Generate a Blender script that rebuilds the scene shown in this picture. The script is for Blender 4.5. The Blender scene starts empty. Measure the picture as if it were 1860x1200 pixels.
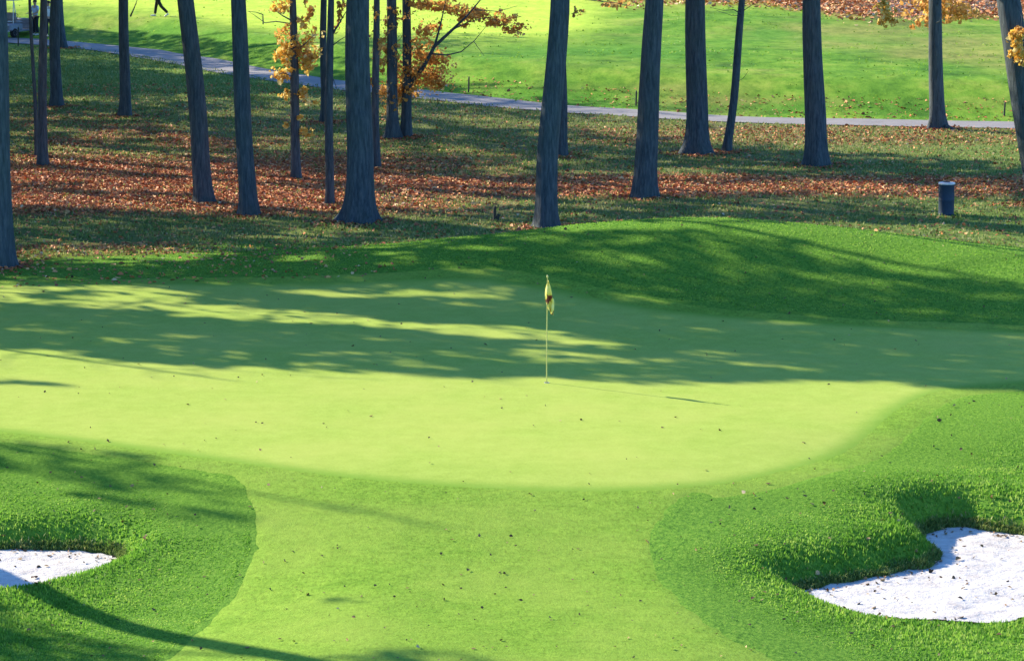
import bpy, math, random
import numpy as np
from mathutils import Vector, Matrix
from mathutils.geometry import delaunay_2d_cdt
random.seed(7); rng = np.random.default_rng(11)
R = math.radians
sc = bpy.context.scene
COL = sc.collection

# ------------------------------------------------------------------ camera
F_PX, CAM_H, W0, H0 = 5850.0, 11.8, 1860.0, 1200.0
PITCH = math.atan(965.0 / F_PX)
cd = bpy.data.cameras.new("camera"); cam = bpy.data.objects.new("camera", cd); COL.objects.link(cam)
cam.location = (0, 0, CAM_H); cam.rotation_euler = (math.pi/2 - PITCH, 0, 0)
cd.sensor_width = 36.0; cd.lens = 36.0 * F_PX / W0; cd.clip_start = 0.5; cd.clip_end = 4000
sc.camera = cam
# ------------------------------------------------------------------ light
SUN_EL, SUN_AZ = R(27), R(35)                 # sun stands behind the wood on the left
SX, SY, SZ = -math.cos(SUN_AZ), math.sin(SUN_AZ), math.tan(SUN_EL)   # horizontal unit, rise per metre
world = bpy.data.worlds.new("World"); sc.world = world; world.use_nodes = True
wn = world.node_tree.nodes; wl = world.node_tree.links
sky = wn.new('ShaderNodeTexSky'); sky.sky_type = 'NISHITA'; sky.sun_disc = False
sky.sun_elevation = SUN_EL; sky.sun_rotation = math.atan2(SX, SY) ; sky.ozone_density = 3.0
sky.air_density = 1.0; sky.dust_density = 0.3
tint = wn.new('ShaderNodeMix'); tint.data_type = 'RGBA'; tint.blend_type = 'MULTIPLY'; tint.inputs[0].default_value = 1
tint.inputs[7].default_value = (.64, .98, 1.35, 1); wl.new(sky.outputs[0], tint.inputs[6]); wl.new(tint.outputs[2], wn['Background'].inputs[0]); wn['Background'].inputs[1].default_value = 0.105
sl = bpy.data.lights.new("sun", 'SUN'); sl.energy = 5.0; sl.angle = R(0.5); sl.color = (1.0, 0.87, 0.66)
so = bpy.data.objects.new("sun", sl); COL.objects.link(so)
so.rotation_euler = Vector((SX, SY, SZ)).to_track_quat('Z', 'Y').to_euler()
sc.view_settings.view_transform = 'Standard'; sc.view_settings.look = 'None'
sc.view_settings.exposure = 1.10; sc.view_settings.gamma = 1.0

# ------------------------------------------------------------------ picking
CP, SP = math.cos(PITCH), math.sin(PITCH)
def ray(px, py):
    u = (px - W0/2)/F_PX; v = (H0/2 - py)/F_PX
    return u, CP + v*SP, -SP + v*CP
def at(px, py, z=0.0):
    dx, dy, dz = ray(px, py); t = (z - CAM_H)/dz
    return (dx*t, dy*t)
def to_px(x, y, z=0.0):
    zc = z - CAM_H; dep = y*CP - zc*SP; dep = np.maximum(dep, 1e-3)
    return W0/2 + F_PX*x/dep, H0/2 - F_PX*(y*SP + zc*CP)/dep
def sstep(a, b, t):
    t = np.clip((t - a)/(b - a), 0, 1); return t*t*(3 - 2*t)
def chaikin(pts, n=2, closed=True):
    for _ in range(n):
        out = []; m = len(pts)
        for i in range(m if closed else m-1):
            a = pts[i]; b = pts[(i+1) % m]
            out += [(a[0]*.75+b[0]*.25, a[1]*.75+b[1]*.25), (a[0]*.25+b[0]*.75, a[1]*.25+b[1]*.75)]
        if not closed: out = [pts[0]] + out + [pts[-1]]
        pts = out
    return pts
def sdist(poly, x, y):
    """signed distance, positive inside"""
    p = np.asarray(poly, float); x = np.asarray(x, float); y = np.asarray(y, float)
    d = np.full(x.shape, 1e9); ins = np.zeros(x.shape, bool)
    for i in range(len(p)):
        ax, ay = p[i]; bx, by = p[(i+1) % len(p)]
        ex, ey = bx-ax, by-ay; L = ex*ex+ey*ey + 1e-12
        t = np.clip(((x-ax)*ex + (y-ay)*ey)/L, 0, 1)
        d = np.minimum(d, (x-ax-t*ex)**2 + (y-ay-t*ey)**2)
        if ay != by:
            c = ((ay > y) != (by > y)) & (x < (bx-ax)*(y-ay)/(by-ay) + ax); ins ^= c
    d = np.sqrt(d); return np.where(ins, d, -d)
def vnoise(x, y, seed=0, octv=4):
    """cheap smooth value noise, -1..1"""
    x = np.asarray(x, float); y = np.asarray(y, float); out = 0; amp = 1; tot = 0
    for o in range(octv):
        xi = np.floor(x); yi = np.floor(y); fx = x-xi; fy = y-yi
        fx = fx*fx*(3-2*fx); fy = fy*fy*(3-2*fy)
        def hsh(a, b):
            v = np.sin(a*127.1 + b*311.7 + (seed+o)*74.7)*43758.5453; return v - np.floor(v)
        n = (hsh(xi, yi)*(1-fx)+hsh(xi+1, yi)*fx)*(1-fy) + (hsh(xi, yi+1)*(1-fx)+hsh(xi+1, yi+1)*fx)*fy
        out = out + amp*(n*2-1); tot += amp; amp *= .5; x = x*2.03+13.1; y = y*2.03+7.7
    return out/tot

# ------------------------------------------------------------------ zones of the course
green_px = [(-260,522),(0,514),(300,520),(600,526),(830,528),(980,541),(1150,566),(1350,583),(1600,597),(1860,607),(2150,625),
            (2230,660),(2000,690),(1800,700),(1690,712),(1630,745),(1575,790),(1490,832),(1350,868),(1200,881),(1050,884),(900,880),
            (750,873),(600,860),(450,842),(300,822),(150,802),(0,785),(-260,755)]
GREEN = chaikin([at(*p) for p in green_px], 2)
SAND_Z = -0.9
bunkR_px = [(1448,1077),(1490,1096),(1560,1113),(1640,1124),(1730,1131),(1800,1130),(1880,1120),(2010,1095),(2080,1050),(2010,1000),
            (1900,978),(1800,966),(1740,958),(1690,962),(1672,978),(1690,1000),(1702,1018),(1680,1031),(1610,1046),(1530,1058),(1480,1066)]
bunkL_px = [(226,1019),(205,1006),(150,1002),(60,1000),(-60,1000),(-200,1006),(-330,1030),(-260,1062),(-120,1078),(0,1072),(70,1064),(140,1048),(190,1033)]
def ragged(P, amp):
    P = chaikin(P, 1); a = np.array(P); n = vnoise(a[:, 0]*2.1, a[:, 1]*2.1, 77, 4); m_ = vnoise(a[:, 0]*2.1+9, a[:, 1]*2.1+4, 78, 4)
    return [(p[0]+amp*u, p[1]+amp*v) for p, u, v in zip(P, n, m_)]
BR = ragged(chaikin([at(p[0], p[1], SAND_Z) for p in bunkR_px], 2), .16)
BL = ragged(chaikin([at(p[0], p[1], SAND_Z) for p in bunkL_px], 2), .10)
apron_px = [(448,900),(458,950),(452,1000),(410,1055),(340,1112),(290,1150),(235,1200),(120,1290),(1700,1290),(1470,1200),(1400,1172),(1330,1148),
            (1270,1108),(1215,1060),(1190,1010),(1190,960),(1215,915),(1260,880),(1200,840),(900,820),(560,820)]
ap_right = [(1262,900),(1215,935),(1190,970),(1190,1012),(1215,1060),(1270,1108),(1330,1148),(1400,1172),(1470,1200),(1700,1290)]
ap_left = [(120,1290),(235,1200),(290,1150),(340,1112),(410,1055),(452,1000),(458,950),(440,905)]
_z = lambda p: -0.2 if p[1] < 1000 else -.45
pg = np.array(GREEN); COLLAR = []; done = False
for i in range(len(pg)):
    a = pg[i-1]; b = pg[(i+1) % len(pg)]; t = (b-a)/np.linalg.norm(b-a); nn = np.array([t[1], -t[0]])
    if sdist(GREEN, [pg[i][0]+nn[0]*.05], [pg[i][1]+nn[1]*.05])[0] > 0: nn = -nn
    q = tuple(pg[i] + nn*.8); qx, qy = to_px(q[0], q[1])
    if qy > 800 and 425 < qx < 1275:
        if not done:
            COLLAR += [at(p[0], p[1], _z(p)) for p in ap_right + ap_left]; done = True
        continue
    COLLAR.append(q)
APRON = chaikin(COLLAR, 2)
path_c = [at(*p) for p in [(-420,52),(-200,62),(-60,70),(60,76),(200,88),(330,108),(450,132),(600,153),(800,176),(1000,198),(1300,216),(1500,223),(1860,229),(2300,236)]]
path_c = chaikin(path_c, 2, False)
def offset_line(pts, w):
    L, Rr = [], []
    for i, p in enumerate(pts):
        a = pts[max(i-1, 0)]; b = pts[min(i+1, len(pts)-1)]
        tx, ty = b[0]-a[0], b[1]-a[1]; l = math.hypot(tx, ty); nx, ny = -ty/l, tx/l
        L.append((p[0]+nx*w, p[1]+ny*w)); Rr.append((p[0]-nx*w, p[1]-ny*w))
    return L + Rr[::-1]
PATH = offset_line(path_c, 1.25)
path_y = lambda x: np.interp(x, [p[0] for p in path_c], [p[1] for p in path_c])

def base_h(x, y):
    x = np.asarray(x, float); y = np.asarray(y, float)
    g = lambda cx, cy, sx, sy, a=0: np.exp(-((((x-cx)*math.cos(a)+(y-cy)*math.sin(a))/sx)**2 + ((-(x-cx)*math.sin(a)+(y-cy)*math.cos(a))/sy)**2))
    h = 1.25*g(4.6, 80.3, 7.0, 3.9, -.10) + .75*g(13.5, 76.5, 6.5, 3.6, -.3) + .22*g(-4, 81, 6, 3)
    w = .50 + .50*sstep(2.0, 6.5, np.abs(x - .3))
    h = h - .9*w*sstep(57.5, 49.0, y)
    h = h - .38*g(9.5, 57.2, 3.6, 2.4) - .28*g(-9.5, 55.0, 3.2, 2.0)
    h = h + .06*vnoise(x*.22, y*.22, 3, 3)*sstep(66, 78, y+0*x)
    # bank and rolling field beyond the path
    dd = y - path_y(x)
    h = h + 1.0*sstep(1.6, 9, dd) + .35*vnoise(x*.05+3, y*.05, 5, 3)*sstep(3, 18, dd)
    return h
def height(x, y):
    h = base_h(x, y)
    x = np.asarray(x, float); y = np.asarray(y, float)
    h = np.array(h, float); shp = h.shape; h = h.ravel(); xr = np.broadcast_to(x, shp).ravel(); yr = np.broadcast_to(y, shp).ravel()
    for P, D, lf_ in ((BR, 1.15, .10), (BL, .9, .10)):
        p = np.array(P); k_ = np.where((xr > p[:, 0].min()-6) & (xr < p[:, 0].max()+6) & (yr > p[:, 1].min()-6) & (yr < p[:, 1].max()+6))[0]
        if not len(k_): continue
        xx, yy, hh = xr[k_], yr[k_], h[k_]
        d = -sdist(P, xx, yy)                        # >0 outside
        up = (-sdist(P, xx, yy+.06) - d)/.06         # 1 on the far side
        back = sstep(-.35, .55, up)
        k = 1 - (1-np.clip(d/D, 0, 1))**3.0
        front = 1 - (1-np.clip(d/.7, 0, 1))**2
        kk = back*k + (1-back)*front
        lift = lf_*back*np.exp(-((d-1.2)/1.1)**2)*(d > 0)
        hh = np.where(d < 6, SAND_Z + (hh - SAND_Z)*kk + lift*k, hh)
        h[k_] = np.where(d < 0, SAND_Z + .03*vnoise(xx*1.6, yy*1.6, 9, 3), hh)
    h = h.reshape(shp)
    return h
def hz(x, y): return float(height(np.array([x]), np.array([y]))[0])
def ground_at(px, py):
    z = 0.0
    for _ in range(12):
        x, y = at(px, py, z); z = .5*z + .5*hz(x, y)
    return x, y, hz(x, y)

# ------------------------------------------------------------------ materials
def material(name):
    m = bpy.data.materials.new(name); m.use_nodes = True
    nt = m.node_tree; return m, nt, nt.nodes, nt.links, nt.nodes['Principled BSDF']
def nmap(nt, scale, detail=4, rough=.55, vec=None, stretch=None):
    n = nt.nodes.new('ShaderNodeTexNoise'); n.inputs['Scale'].default_value = scale
    n.inputs['Detail'].default_value = detail; n.inputs['Roughness'].default_value = rough
    if vec is None:
        vec = nt.nodes.new('ShaderNodeTexCoord').outputs['Object']
    if stretch:
        mp = nt.nodes.new('ShaderNodeMapping'); mp.inputs['Scale'].default_value = stretch
        nt.links.new(vec, mp.inputs[0]); vec = mp.outputs[0]
    nt.links.new(vec, n.inputs['Vector']); return n.outputs['Fac']
def ramp(nt, fac, stops):
    r = nt.nodes.new('ShaderNodeValToRGB'); e = r.color_ramp.elements
    e[0].position = stops[0][0]; e[0].color = (*stops[0][1], 1)
    e[1].position = stops[-1][0]; e[1].color = (*stops[-1][1], 1)
    for p, c in stops[1:-1]:
        q = e.new(p); q.color = (*c, 1)
    nt.links.new(fac, r.inputs[0]); return r.outputs[0]
def mix(nt, fac, a, b, mode='MIX'):
    n = nt.nodes.new('ShaderNodeMix'); n.data_type = 'RGBA'; n.blend_type = mode
    for sock, v in ((n.inputs[0], fac), (n.inputs[6], a), (n.inputs[7], b)):
        if isinstance(v, (int, float)): sock.default_value = v
        elif isinstance(v, tuple): sock.default_value = (*v, 1)
        else: nt.links.new(v, sock)
    return n.outputs[2]
def bump(nt, bs, fac, strength, dist):
    b = nt.nodes.new('ShaderNodeBump'); b.inputs['Strength'].default_value = strength; b.inputs['Distance'].default_value = dist
    nt.links.new(fac, b.inputs['Height']); nt.links.new(b.outputs[0], bs.inputs['Normal'])
def attr(nt, name):
    a = nt.nodes.new('ShaderNodeAttribute'); a.attribute_name = name; return a
def simple(name, col, rough=.6, metal=0, var=.12, scale=20):
    m, nt, N, L, bs = material(name)
    f = nmap(nt, scale, 3)
    c0 = tuple(c*(1-var) for c in col); c1 = tuple(min(1, c*(1+var)) for c in col)
    L.new(ramp(nt, f, [(.3, c0), (.7, c1)]), bs.inputs['Base Color'])
    bs.inputs['Roughness'].default_value = rough; bs.inputs['Metallic'].default_value = metal
    return m
def turf(name, dark, light, dry, fine, bumps, bd, grain=30, gc=.1):
    m, nt, N, L, bs = material(name)
    c = ramp(nt, nmap(nt, fine, 5, .7), [(.3, dark), (.7, light)])
    g_ = ramp(nt, nmap(nt, grain, 3, .8, stretch=(1, .55, 1)), [(.34, (1-gc, 1-gc, 1-gc)), (.5, (1, 1, 1)), (.68, (1+gc*.7, 1+gc*.6, 1+gc*.9))])
    c = mix(nt, 1.0, c, g_, 'MULTIPLY')
    c2 = ramp(nt, nmap(nt, .35, 5, .6), [(.38, (0,0,0)), (.72, (1,1,1))])
    c = mix(nt, c2, c, mix(nt, .55, c, dry))
    L.new(c, bs.inputs['Base Color']); bs.inputs['Roughness'].default_value = .85
    bs.inputs['Specular IOR Level'].default_value = .04
    bump(nt, bs, nmap(nt, bumps, 4, .7), .6, bd); return m
M_green = turf('putting_green_turf', (.305,.430,.070), (.38,.51,.096), (.45,.51,.12), 2.2, 55, .006, 22, .10)
M_apron = turf('mown_apron_turf', (.145,.29,.030), (.24,.41,.048), (.31,.42,.075), 3.2, 30, .03, 16, .34)
nt = M_green.node_tree; bs = nt.nodes['Principled BSDF']; src = bs.inputs['Base Color'].links[0].from_socket
nt.links.new(mix(nt, attr(nt, 'rim').outputs['Fac'], src, (.16,.33,.036)), bs.inputs['Base Color'])
# ground: rough, wood floor, far field, driven by where they are
m, nt, N, L, bs = material('rough_ground'); M_ground = m
gr = ramp(nt, nmap(nt, 13, 6, .8, stretch=(1, .6, 1)), [(.30, (.035,.11,.018)), (.5, (.125,.285,.033)), (.70, (.24,.40,.056))])
wd = ramp(nt, nmap(nt, 5, 6, .72), [(.30, (.08,.13,.04)), (.48, (.16,.20,.065)), (.62, (.25,.23,.10)), (.78, (.38,.32,.17))])
lf = ramp(nt, nmap(nt, 12, 6, .8), [(.28, (.17,.07,.045)), (.5, (.36,.13,.07)), (.72, (.52,.27,.15))])
fa = ramp(nt, nmap(nt, .5, 7, .66, stretch=(.55, .42, 1)), [(.32, (.055,.15,.022)), (.43, (.115,.27,.028)), (.52, (.17,.34,.035)), (.60, (.24,.37,.05)), (.72, (.34,.36,.10))])
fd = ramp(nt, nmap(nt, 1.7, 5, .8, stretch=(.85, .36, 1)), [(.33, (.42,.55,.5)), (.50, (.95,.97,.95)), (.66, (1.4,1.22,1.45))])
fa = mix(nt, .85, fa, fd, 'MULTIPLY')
c = mix(nt, attr(nt, 'trim').outputs['Fac'], gr, ramp(nt, nmap(nt, 16, 5, .8, stretch=(1, .55, 1)), [(.32, (.075,.19,.02)), (.5, (.14,.30,.032)), (.68, (.23,.40,.05))]))
c = mix(nt, attr(nt, 'wood').outputs['Fac'], c, wd)
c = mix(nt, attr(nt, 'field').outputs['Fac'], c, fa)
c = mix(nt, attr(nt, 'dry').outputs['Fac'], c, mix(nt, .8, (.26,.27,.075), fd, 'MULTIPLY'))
c = mix(nt, attr(nt, 'lush_shade').outputs['Fac'], c, mix(nt, .8, (.10,.27,.03), fd, 'MULTIPLY'))
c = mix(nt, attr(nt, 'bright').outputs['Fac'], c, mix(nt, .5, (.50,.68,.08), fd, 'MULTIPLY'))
c = mix(nt, attr(nt, 'litter').outputs['Fac'], c, lf)
L.new(c, bs.inputs['Base Color']); bs.inputs['Roughness'].default_value = .9; bs.inputs['Specular IOR Level'].default_value = .04
bump(nt, bs, nmap(nt, 14, 5, .7), .8, .05)
m, nt, N, L, bs = material('bunker_sand'); M_sand = m
L.new(ramp(nt, nmap(nt, 5, 7, .8, stretch=(.5, .8, 1)), [(.3, (.46,.42,.40)), (.5, (.62,.60,.58)), (.68, (.72,.71,.70))]), bs.inputs['Base Color'])
bs.inputs['Roughness'].default_value = .95; bump(nt, bs, nmap(nt, 4.5, 6, .7), .9, .06)
m, nt, N, L, bs = material('path_asphalt'); M_path = m
c = ramp(nt, nmap(nt, 1.1, 6, .7), [(.3, (.20,.19,.20)), (.7, (.29,.28,.28))])
L.new(c, bs.inputs['Base Color']); bs.inputs['Roughness'].default_value = .85; bump(nt, bs, nmap(nt, 60, 3), .4, .01)
m, nt, N, L, bs = material('bare_earth'); M_bare = m
L.new(ramp(nt, nmap(nt, 1.2, 6, .7), [(.3, (.12,.085,.075)), (.7, (.24,.18,.16))]), bs.inputs['Base Color']); bs.inputs['Roughness'].default_value = .95
m, nt, N, L, bs = material('tree_bark'); M_bark = m
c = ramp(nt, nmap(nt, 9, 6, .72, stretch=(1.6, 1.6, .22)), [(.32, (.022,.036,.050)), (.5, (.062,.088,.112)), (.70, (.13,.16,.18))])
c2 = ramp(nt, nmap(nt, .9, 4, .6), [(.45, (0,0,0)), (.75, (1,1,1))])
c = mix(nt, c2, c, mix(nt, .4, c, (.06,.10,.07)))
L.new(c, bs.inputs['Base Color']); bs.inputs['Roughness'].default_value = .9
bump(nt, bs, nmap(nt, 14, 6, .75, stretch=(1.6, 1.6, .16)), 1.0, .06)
def leafmat(name, cols, trans=.45):
    m, nt, N, L, bs = material(name)
    a = attr(nt, 'tint')
    c = ramp(nt, a.outputs['Fac'], cols)
    L.new(c, bs.inputs['Base Color']); bs.inputs['Roughness'].default_value = .6
    bs.inputs['Specular IOR Level'].default_value = .25
    if trans:
        tr = N.new('ShaderNodeBsdfTranslucent'); L.new(c, tr.inputs[0])
        mx = N.new('ShaderNodeMixShader'); mx.inputs[0].default_value = trans
        L.new(bs.outputs[0], mx.inputs[1]); L.new(tr.outputs[0], mx.inputs[2]); L.new(mx.outputs[0], N['Material Output'].inputs[0])
    return m
M_litter = leafmat('fallen_leaf', [(0, (.24,.08,.05)), (.3, (.42,.13,.06)), (.6, (.62,.22,.08)), (.85, (.72,.42,.17)), (1, (.82,.68,.45))], 0)
M_brown = leafmat('dry_brown_leaf', [(0, (.05,.032,.02)), (.6, (.20,.11,.05)), (.85, (.42,.27,.12)), (1, (.66,.52,.32))], 0)
M_gold = leafmat('golden_leaf', [(0, (.62,.30,.05)), (.5, (.85,.60,.12)), (1, (.95,.88,.45))], .5)
M_orange = leafmat('orange_leaf', [(0, (.45,.20,.05)), (.5, (.75,.40,.10)), (1, (.88,.62,.22))], .5)
M_crown = leafmat('oak_crown_leaf', [(0, (.08,.05,.02)), (.5, (.20,.11,.03)), (1, (.30,.22,.06))], .15)
M_blade = leafmat('grass_blade', [(0, (.10,.26,.03)), (.5, (.21,.43,.045)), (1, (.40,.56,.11))], .5)
M_fblade = leafmat('field_grass_blade', [(0, (.12,.26,.03)), (.5, (.24,.42,.05)), (1, (.42,.52,.12))], .5)
M_wblade = leafmat('wood_grass_blade', [(0, (.09,.17,.04)), (.5, (.21,.30,.07)), (1, (.45,.43,.18))], .35)

# ------------------------------------------------------------------ object helpers
def tag(o, label=None, cat=None, group=None, kind=None):
    if label: o['label'] = label
    if cat: o['category'] = cat
    if group: o['group'] = group
    if kind: o['kind'] = kind
    return o
def empty(name, loc, label, cat, group=None):
    o = bpy.data.objects.new(name, None); COL.objects.link(o); o.location = loc; o.empty_display_size = .3
    return tag(o, label, cat, group)
def npmesh(name, V, Fc, mat, parent=None, attrs=None, smooth=True, loc=None):
    """V (n,3); Fc list of (m,k) index arrays or a python list of faces"""
    me = bpy.data.meshes.new(name)
    V = np.asarray(V, float)
    if parent is not None and loc is None:
        V = V - np.array(parent.matrix_basis.translation)
    if isinstance(Fc, list) and Fc and not isinstance(Fc[0], np.ndarray):
        me.from_pydata(V.tolist(), [], Fc)
    else:
        if isinstance(Fc, np.ndarray): Fc = [Fc]
        tot = sum(f.size for f in Fc); nf = sum(len(f) for f in Fc)
        me.vertices.add(len(V)); me.vertices.foreach_set('co', V.ravel())
        me.loops.add(tot); me.loops.foreach_set('vertex_index', np.concatenate([f.ravel() for f in Fc]).astype(np.int32))
        me.polygons.add(nf); st = []; s = 0
        for f in Fc:
            st.append(s + np.arange(len(f))*f.shape[1]); s += f.size
        me.polygons.foreach_set('loop_start', np.concatenate(st).astype(np.int32))
        me.update(calc_edges=True)
    if smooth: me.polygons.foreach_set('use_smooth', np.ones(len(me.polygons), bool))
    for k, a in (attrs or {}).items():
        at_ = me.attributes.new(k, 'FLOAT', 'POINT'); at_.data.foreach_set('value', np.asarray(a, np.float32))
    me.materials.append(mat); me.update()
    o = bpy.data.objects.new(name, me); COL.objects.link(o)
    if parent is not None: o.parent = parent
    return o
class MB:
    def __init__(s): s.v = []; s.f = []
    def add(s, v, f):
        n = len(s.v); s.v += [tuple(p) for p in v]; s.f += [tuple(i+n for i in q) for q in f]
    def tube(s, pts, rad, n=8, cap=True):
        pts = [Vector(p) for p in pts]; rings = []
        ref = Vector((0.3, 0.2, 1)).normalized()
        for i, p in enumerate(pts):
            t = (pts[min(i+1, len(pts)-1)] - pts[max(i-1, 0)]).normalized()
            a = t.cross(ref if abs(t.dot(ref)) < .95 else Vector((1, 0, 0))).normalized(); b = t.cross(a)
            rings.append([p + (a*math.cos(2*math.pi*k/n) + b*math.sin(2*math.pi*k/n))*rad[i] for k in range(n)])
        v = [q for r_ in rings for q in r_]; f = []
        for i in range(len(pts)-1):
            for k in range(n):
                f.append((i*n+k, i*n+(k+1) % n, (i+1)*n+(k+1) % n, (i+1)*n+k))
        if cap: f += [tuple(range(n))[::-1], tuple((len(pts)-1)*n+k for k in range(n))]
        s.add(v, f)
    def box(s, c, d, rot=None, bev=0):
        x, y, z = d[0]/2, d[1]/2, d[2]/2
        b = min(bev, x*.9, y*.9, z*.9)
        if b <= 0:
            v = [Vector((i*x, j*y, k*z)) for i in (-1, 1) for j in (-1, 1) for k in (-1, 1)]
            f = [(0,1,3,2),(4,6,7,5),(0,4,5,1),(2,3,7,6),(0,2,6,4),(1,5,7,3)]
        else:
            def ring(xx, yy, zz):
                o = []
                for sx, sy in ((1,1),(-1,1),(-1,-1),(1,-1)):
                    p = [(sx*xx, sy*(yy-b)), (sx*(xx-b), sy*yy)]
                    if sx*sy < 0: p = p[::-1]
                    o += [Vector((q[0], q[1], zz)) for q in p]
                return o
            v = ring(x-b, y-b, -z) + ring(x, y, -z+b) + ring(x, y, z-b) + ring(x-b, y-b, z)
            f = [tuple(range(8))[::-1], tuple(range(24, 32))]
            for r_ in range(3):
                for k in range(8): f.append((r_*8+k, r_*8+(k+1) % 8, (r_+1)*8+(k+1) % 8, (r_+1)*8+k))
        M = rot or Matrix.Identity(3)
        s.add([M @ p + Vector(c) for p in v], f)
    def lathe(s, prof, c, axis='z', n=24):
        v = []; f = []
        for r_, h_ in prof:
            for k in range(n):
                a = 2*math.pi*k/n; p = (r_*math.cos(a), r_*math.sin(a), h_)
                if axis == 'x': p = (p[2], p[0], p[1])
                v.append((p[0]+c[0], p[1]+c[1], p[2]+c[2]))
        for i in range(len(prof)-1):
            for k in range(n): f.append((i*n+k, i*n+(k+1) % n, (i+1)*n+(k+1) % n, (i+1)*n+k))
        f += [tuple(range(n))[::-1], tuple((len(prof)-1)*n+k for k in range(n))]
        s.add(v, f)
    def build(s, name, mat, parent=None, smooth=True, local=True):
        o = npmesh(name, s.v, s.f, mat, parent, smooth=smooth, loc=True if local else None)
        if smooth and len(s.f):
            try: o.data.set_sharp_from_angle(angle=R(40))
            except Exception: pass
        return o

# ------------------------------------------------------------------ ground sheets
def spaced(segs):
    out = []
    for a, b, st in segs: out.append(np.arange(a, b, st))
    return np.concatenate(out + [[segs[-1][1]]])
gx = np.concatenate([-np.geomspace(900, 34, 26), spaced([(-32, -17, .8), (-17, 17, .14), (17, 32, .8)]), np.geomspace(34, 900, 26)])
gy = np.concatenate([[-300, -120, -40, 0, 20, 32], spaced([(38, 62, .13), (62, 100, .17), (100, 200, .4)]), np.geomspace(204, 2500, 30)])
X, Y = np.meshgrid(gx, gy); xf, yf = X.ravel(), Y.ravel()
Z = height(xf, yf)
Z = Z - .09*sstep(.12, .5, sdist(APRON, xf, yf))
Z = Z - .05*sstep(.02, .5, sdist(PATH, xf, yf))
for P in (BR, BL): Z = Z - .35*sstep(.0, .3, sdist(P, xf, yf))
PXg, PYg = to_px(xf, yf, np.where(yf > path_y(xf), base_h(xf, yf), 0))
def litter_px(px, py):
    """how much of the ground is covered by fallen leaves, from the places leaves lie in the wood"""
    n = vnoise(px/130, py/26, 21, 4)
    a = sstep(262, 310, py)*sstep(404, 372, py)*sstep(1010, 560, px)
    b = sstep(312, 328, py)*sstep(366, 350, py)*(.85 - .25*sstep(1500, 1860, px))
    c_ = .5*sstep(195, 240, py)*sstep(300, 250, py)*sstep(900, 300, px)*sstep(-.1, .5, n)
    lim = 2 + 30*sstep(1250, 1600, px); d_ = .7*sstep(lim+14, lim-8, py + 12*n)*sstep(1000, 1250, px)*sstep(-70, -30, py)
    e_ = .25*sstep(225, 235, py)*sstep(268, 255, py)*sstep(1000, 1100, px)
    f_ = .35*sstep(440, 446, py)*sstep(474, 466, py)*sstep(420, 300, px)
    return np.clip(np.maximum.reduce([a, b, c_, d_, e_, f_])*(1 + .5*n), 0, 1)
inb = (yf > 30)
litter = np.where(inb, litter_px(PXg, PYg), 0)*.9
dpath = yf - path_y(xf)
field = sstep(-.3, 1.6, dpath)
n1 = vnoise(xf*.06, yf*.05, 31, 4)
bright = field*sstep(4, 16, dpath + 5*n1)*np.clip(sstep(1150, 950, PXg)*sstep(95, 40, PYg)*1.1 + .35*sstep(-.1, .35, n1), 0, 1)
wood = sstep(462, 440, PYg + 10*vnoise(xf*.8, yf*.5, 41, 3))*sstep(1.6, -.3, dpath)
def blob(cx, cy, rx, ry): return np.exp(-((PXg-cx)/rx)**2 - ((PYg-cy)/ry)**2)
n2 = vnoise(xf*.35, yf*.22, 33, 4)
dry = field*np.clip(blob(1750,85,260,32)*1.1 + blob(1500,60,200,25)*.7 + blob(1450,185,420,10)*.8 + blob(1150,160,220,10)*.6 + .9*n2, 0, 1)*.75
lush_shade = field*np.clip(blob(980,85,260,28) + blob(900,185,260,22)*.9 + blob(1300,195,300,9) + blob(330,60,260,18) + blob(1400,62,45,8)*1.5 + blob(1210,100,60,8)*.8 - .6*n2, 0, 1)*.85  # greener patches, and shade above the path painted into the grass colour
trim = sstep(-2.6, -.3, np.maximum(sdist(APRON, xf, yf), -5))*(yf < 70)*sstep(52.0, 55.5, yf - 1.2*(xf > 0))
bm_ = base_h(xf, yf); wood = wood*np.where((yf < 92), sstep(.62, .3, bm_)*.85, 1)
wood = wood*(1 - sstep(1350, 1860, PXg)*.35)*(1 - .6*sstep(210, 150, PYg)*sstep(700, 500, PXg))
nx, ny = len(gx), len(gy)
idx = np.arange(nx*ny).reshape(ny, nx)
Fq = np.stack([idx[:-1,:-1].ravel(), idx[:-1,1:].ravel(), idx[1:,1:].ravel(), idx[1:,:-1].ravel()], 1)
g = npmesh('ground', np.stack([xf, yf, Z], 1), Fq, M_ground, attrs={'wood': wood, 'litter': litter, 'field': field, 'bright': bright, 'trim': trim, 'dry': dry, 'lush_shade': lush_shade})
g['kind'] = 'structure'
def sheet(name, poly, mat, off, step, hfun=height, edge=None, dip=0):
    p = np.array(poly); x0, y0 = p.min(0); x1, y1 = p.max(0)
    A, B = np.meshgrid(np.arange(x0, x1, step), np.arange(y0, y1, step)); A = A.ravel(); B = B.ravel()
    A = A + rng.uniform(-.1, .1, A.shape)*step; B = B + rng.uniform(-.1, .1, B.shape)*step
    k = sdist(poly, A, B) > step*.45
    pts = [Vector(q) for q in poly] + [Vector((a, b)) for a, b in zip(A[k], B[k])]
    n = len(poly)
    vo, _, fo, _, _, _ = delaunay_2d_cdt(pts, [(i, (i+1) % n) for i in range(n)], [], 1, 1e-5)
    v = np.array([(q.x, q.y) for q in vo]); z = hfun(v[:, 0], v[:, 1]) + off - dip*sstep(.12, 0, sdist(poly, v[:, 0], v[:, 1]))
    o = npmesh(name, np.column_stack([v, z]), [tuple(f) for f in fo], mat, attrs={'rim': edge(v[:, 0], v[:, 1])} if edge else None); o['kind'] = 'structure'; return o
sheet('apron', APRON, M_apron, .010, .28, dip=.03)
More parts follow.
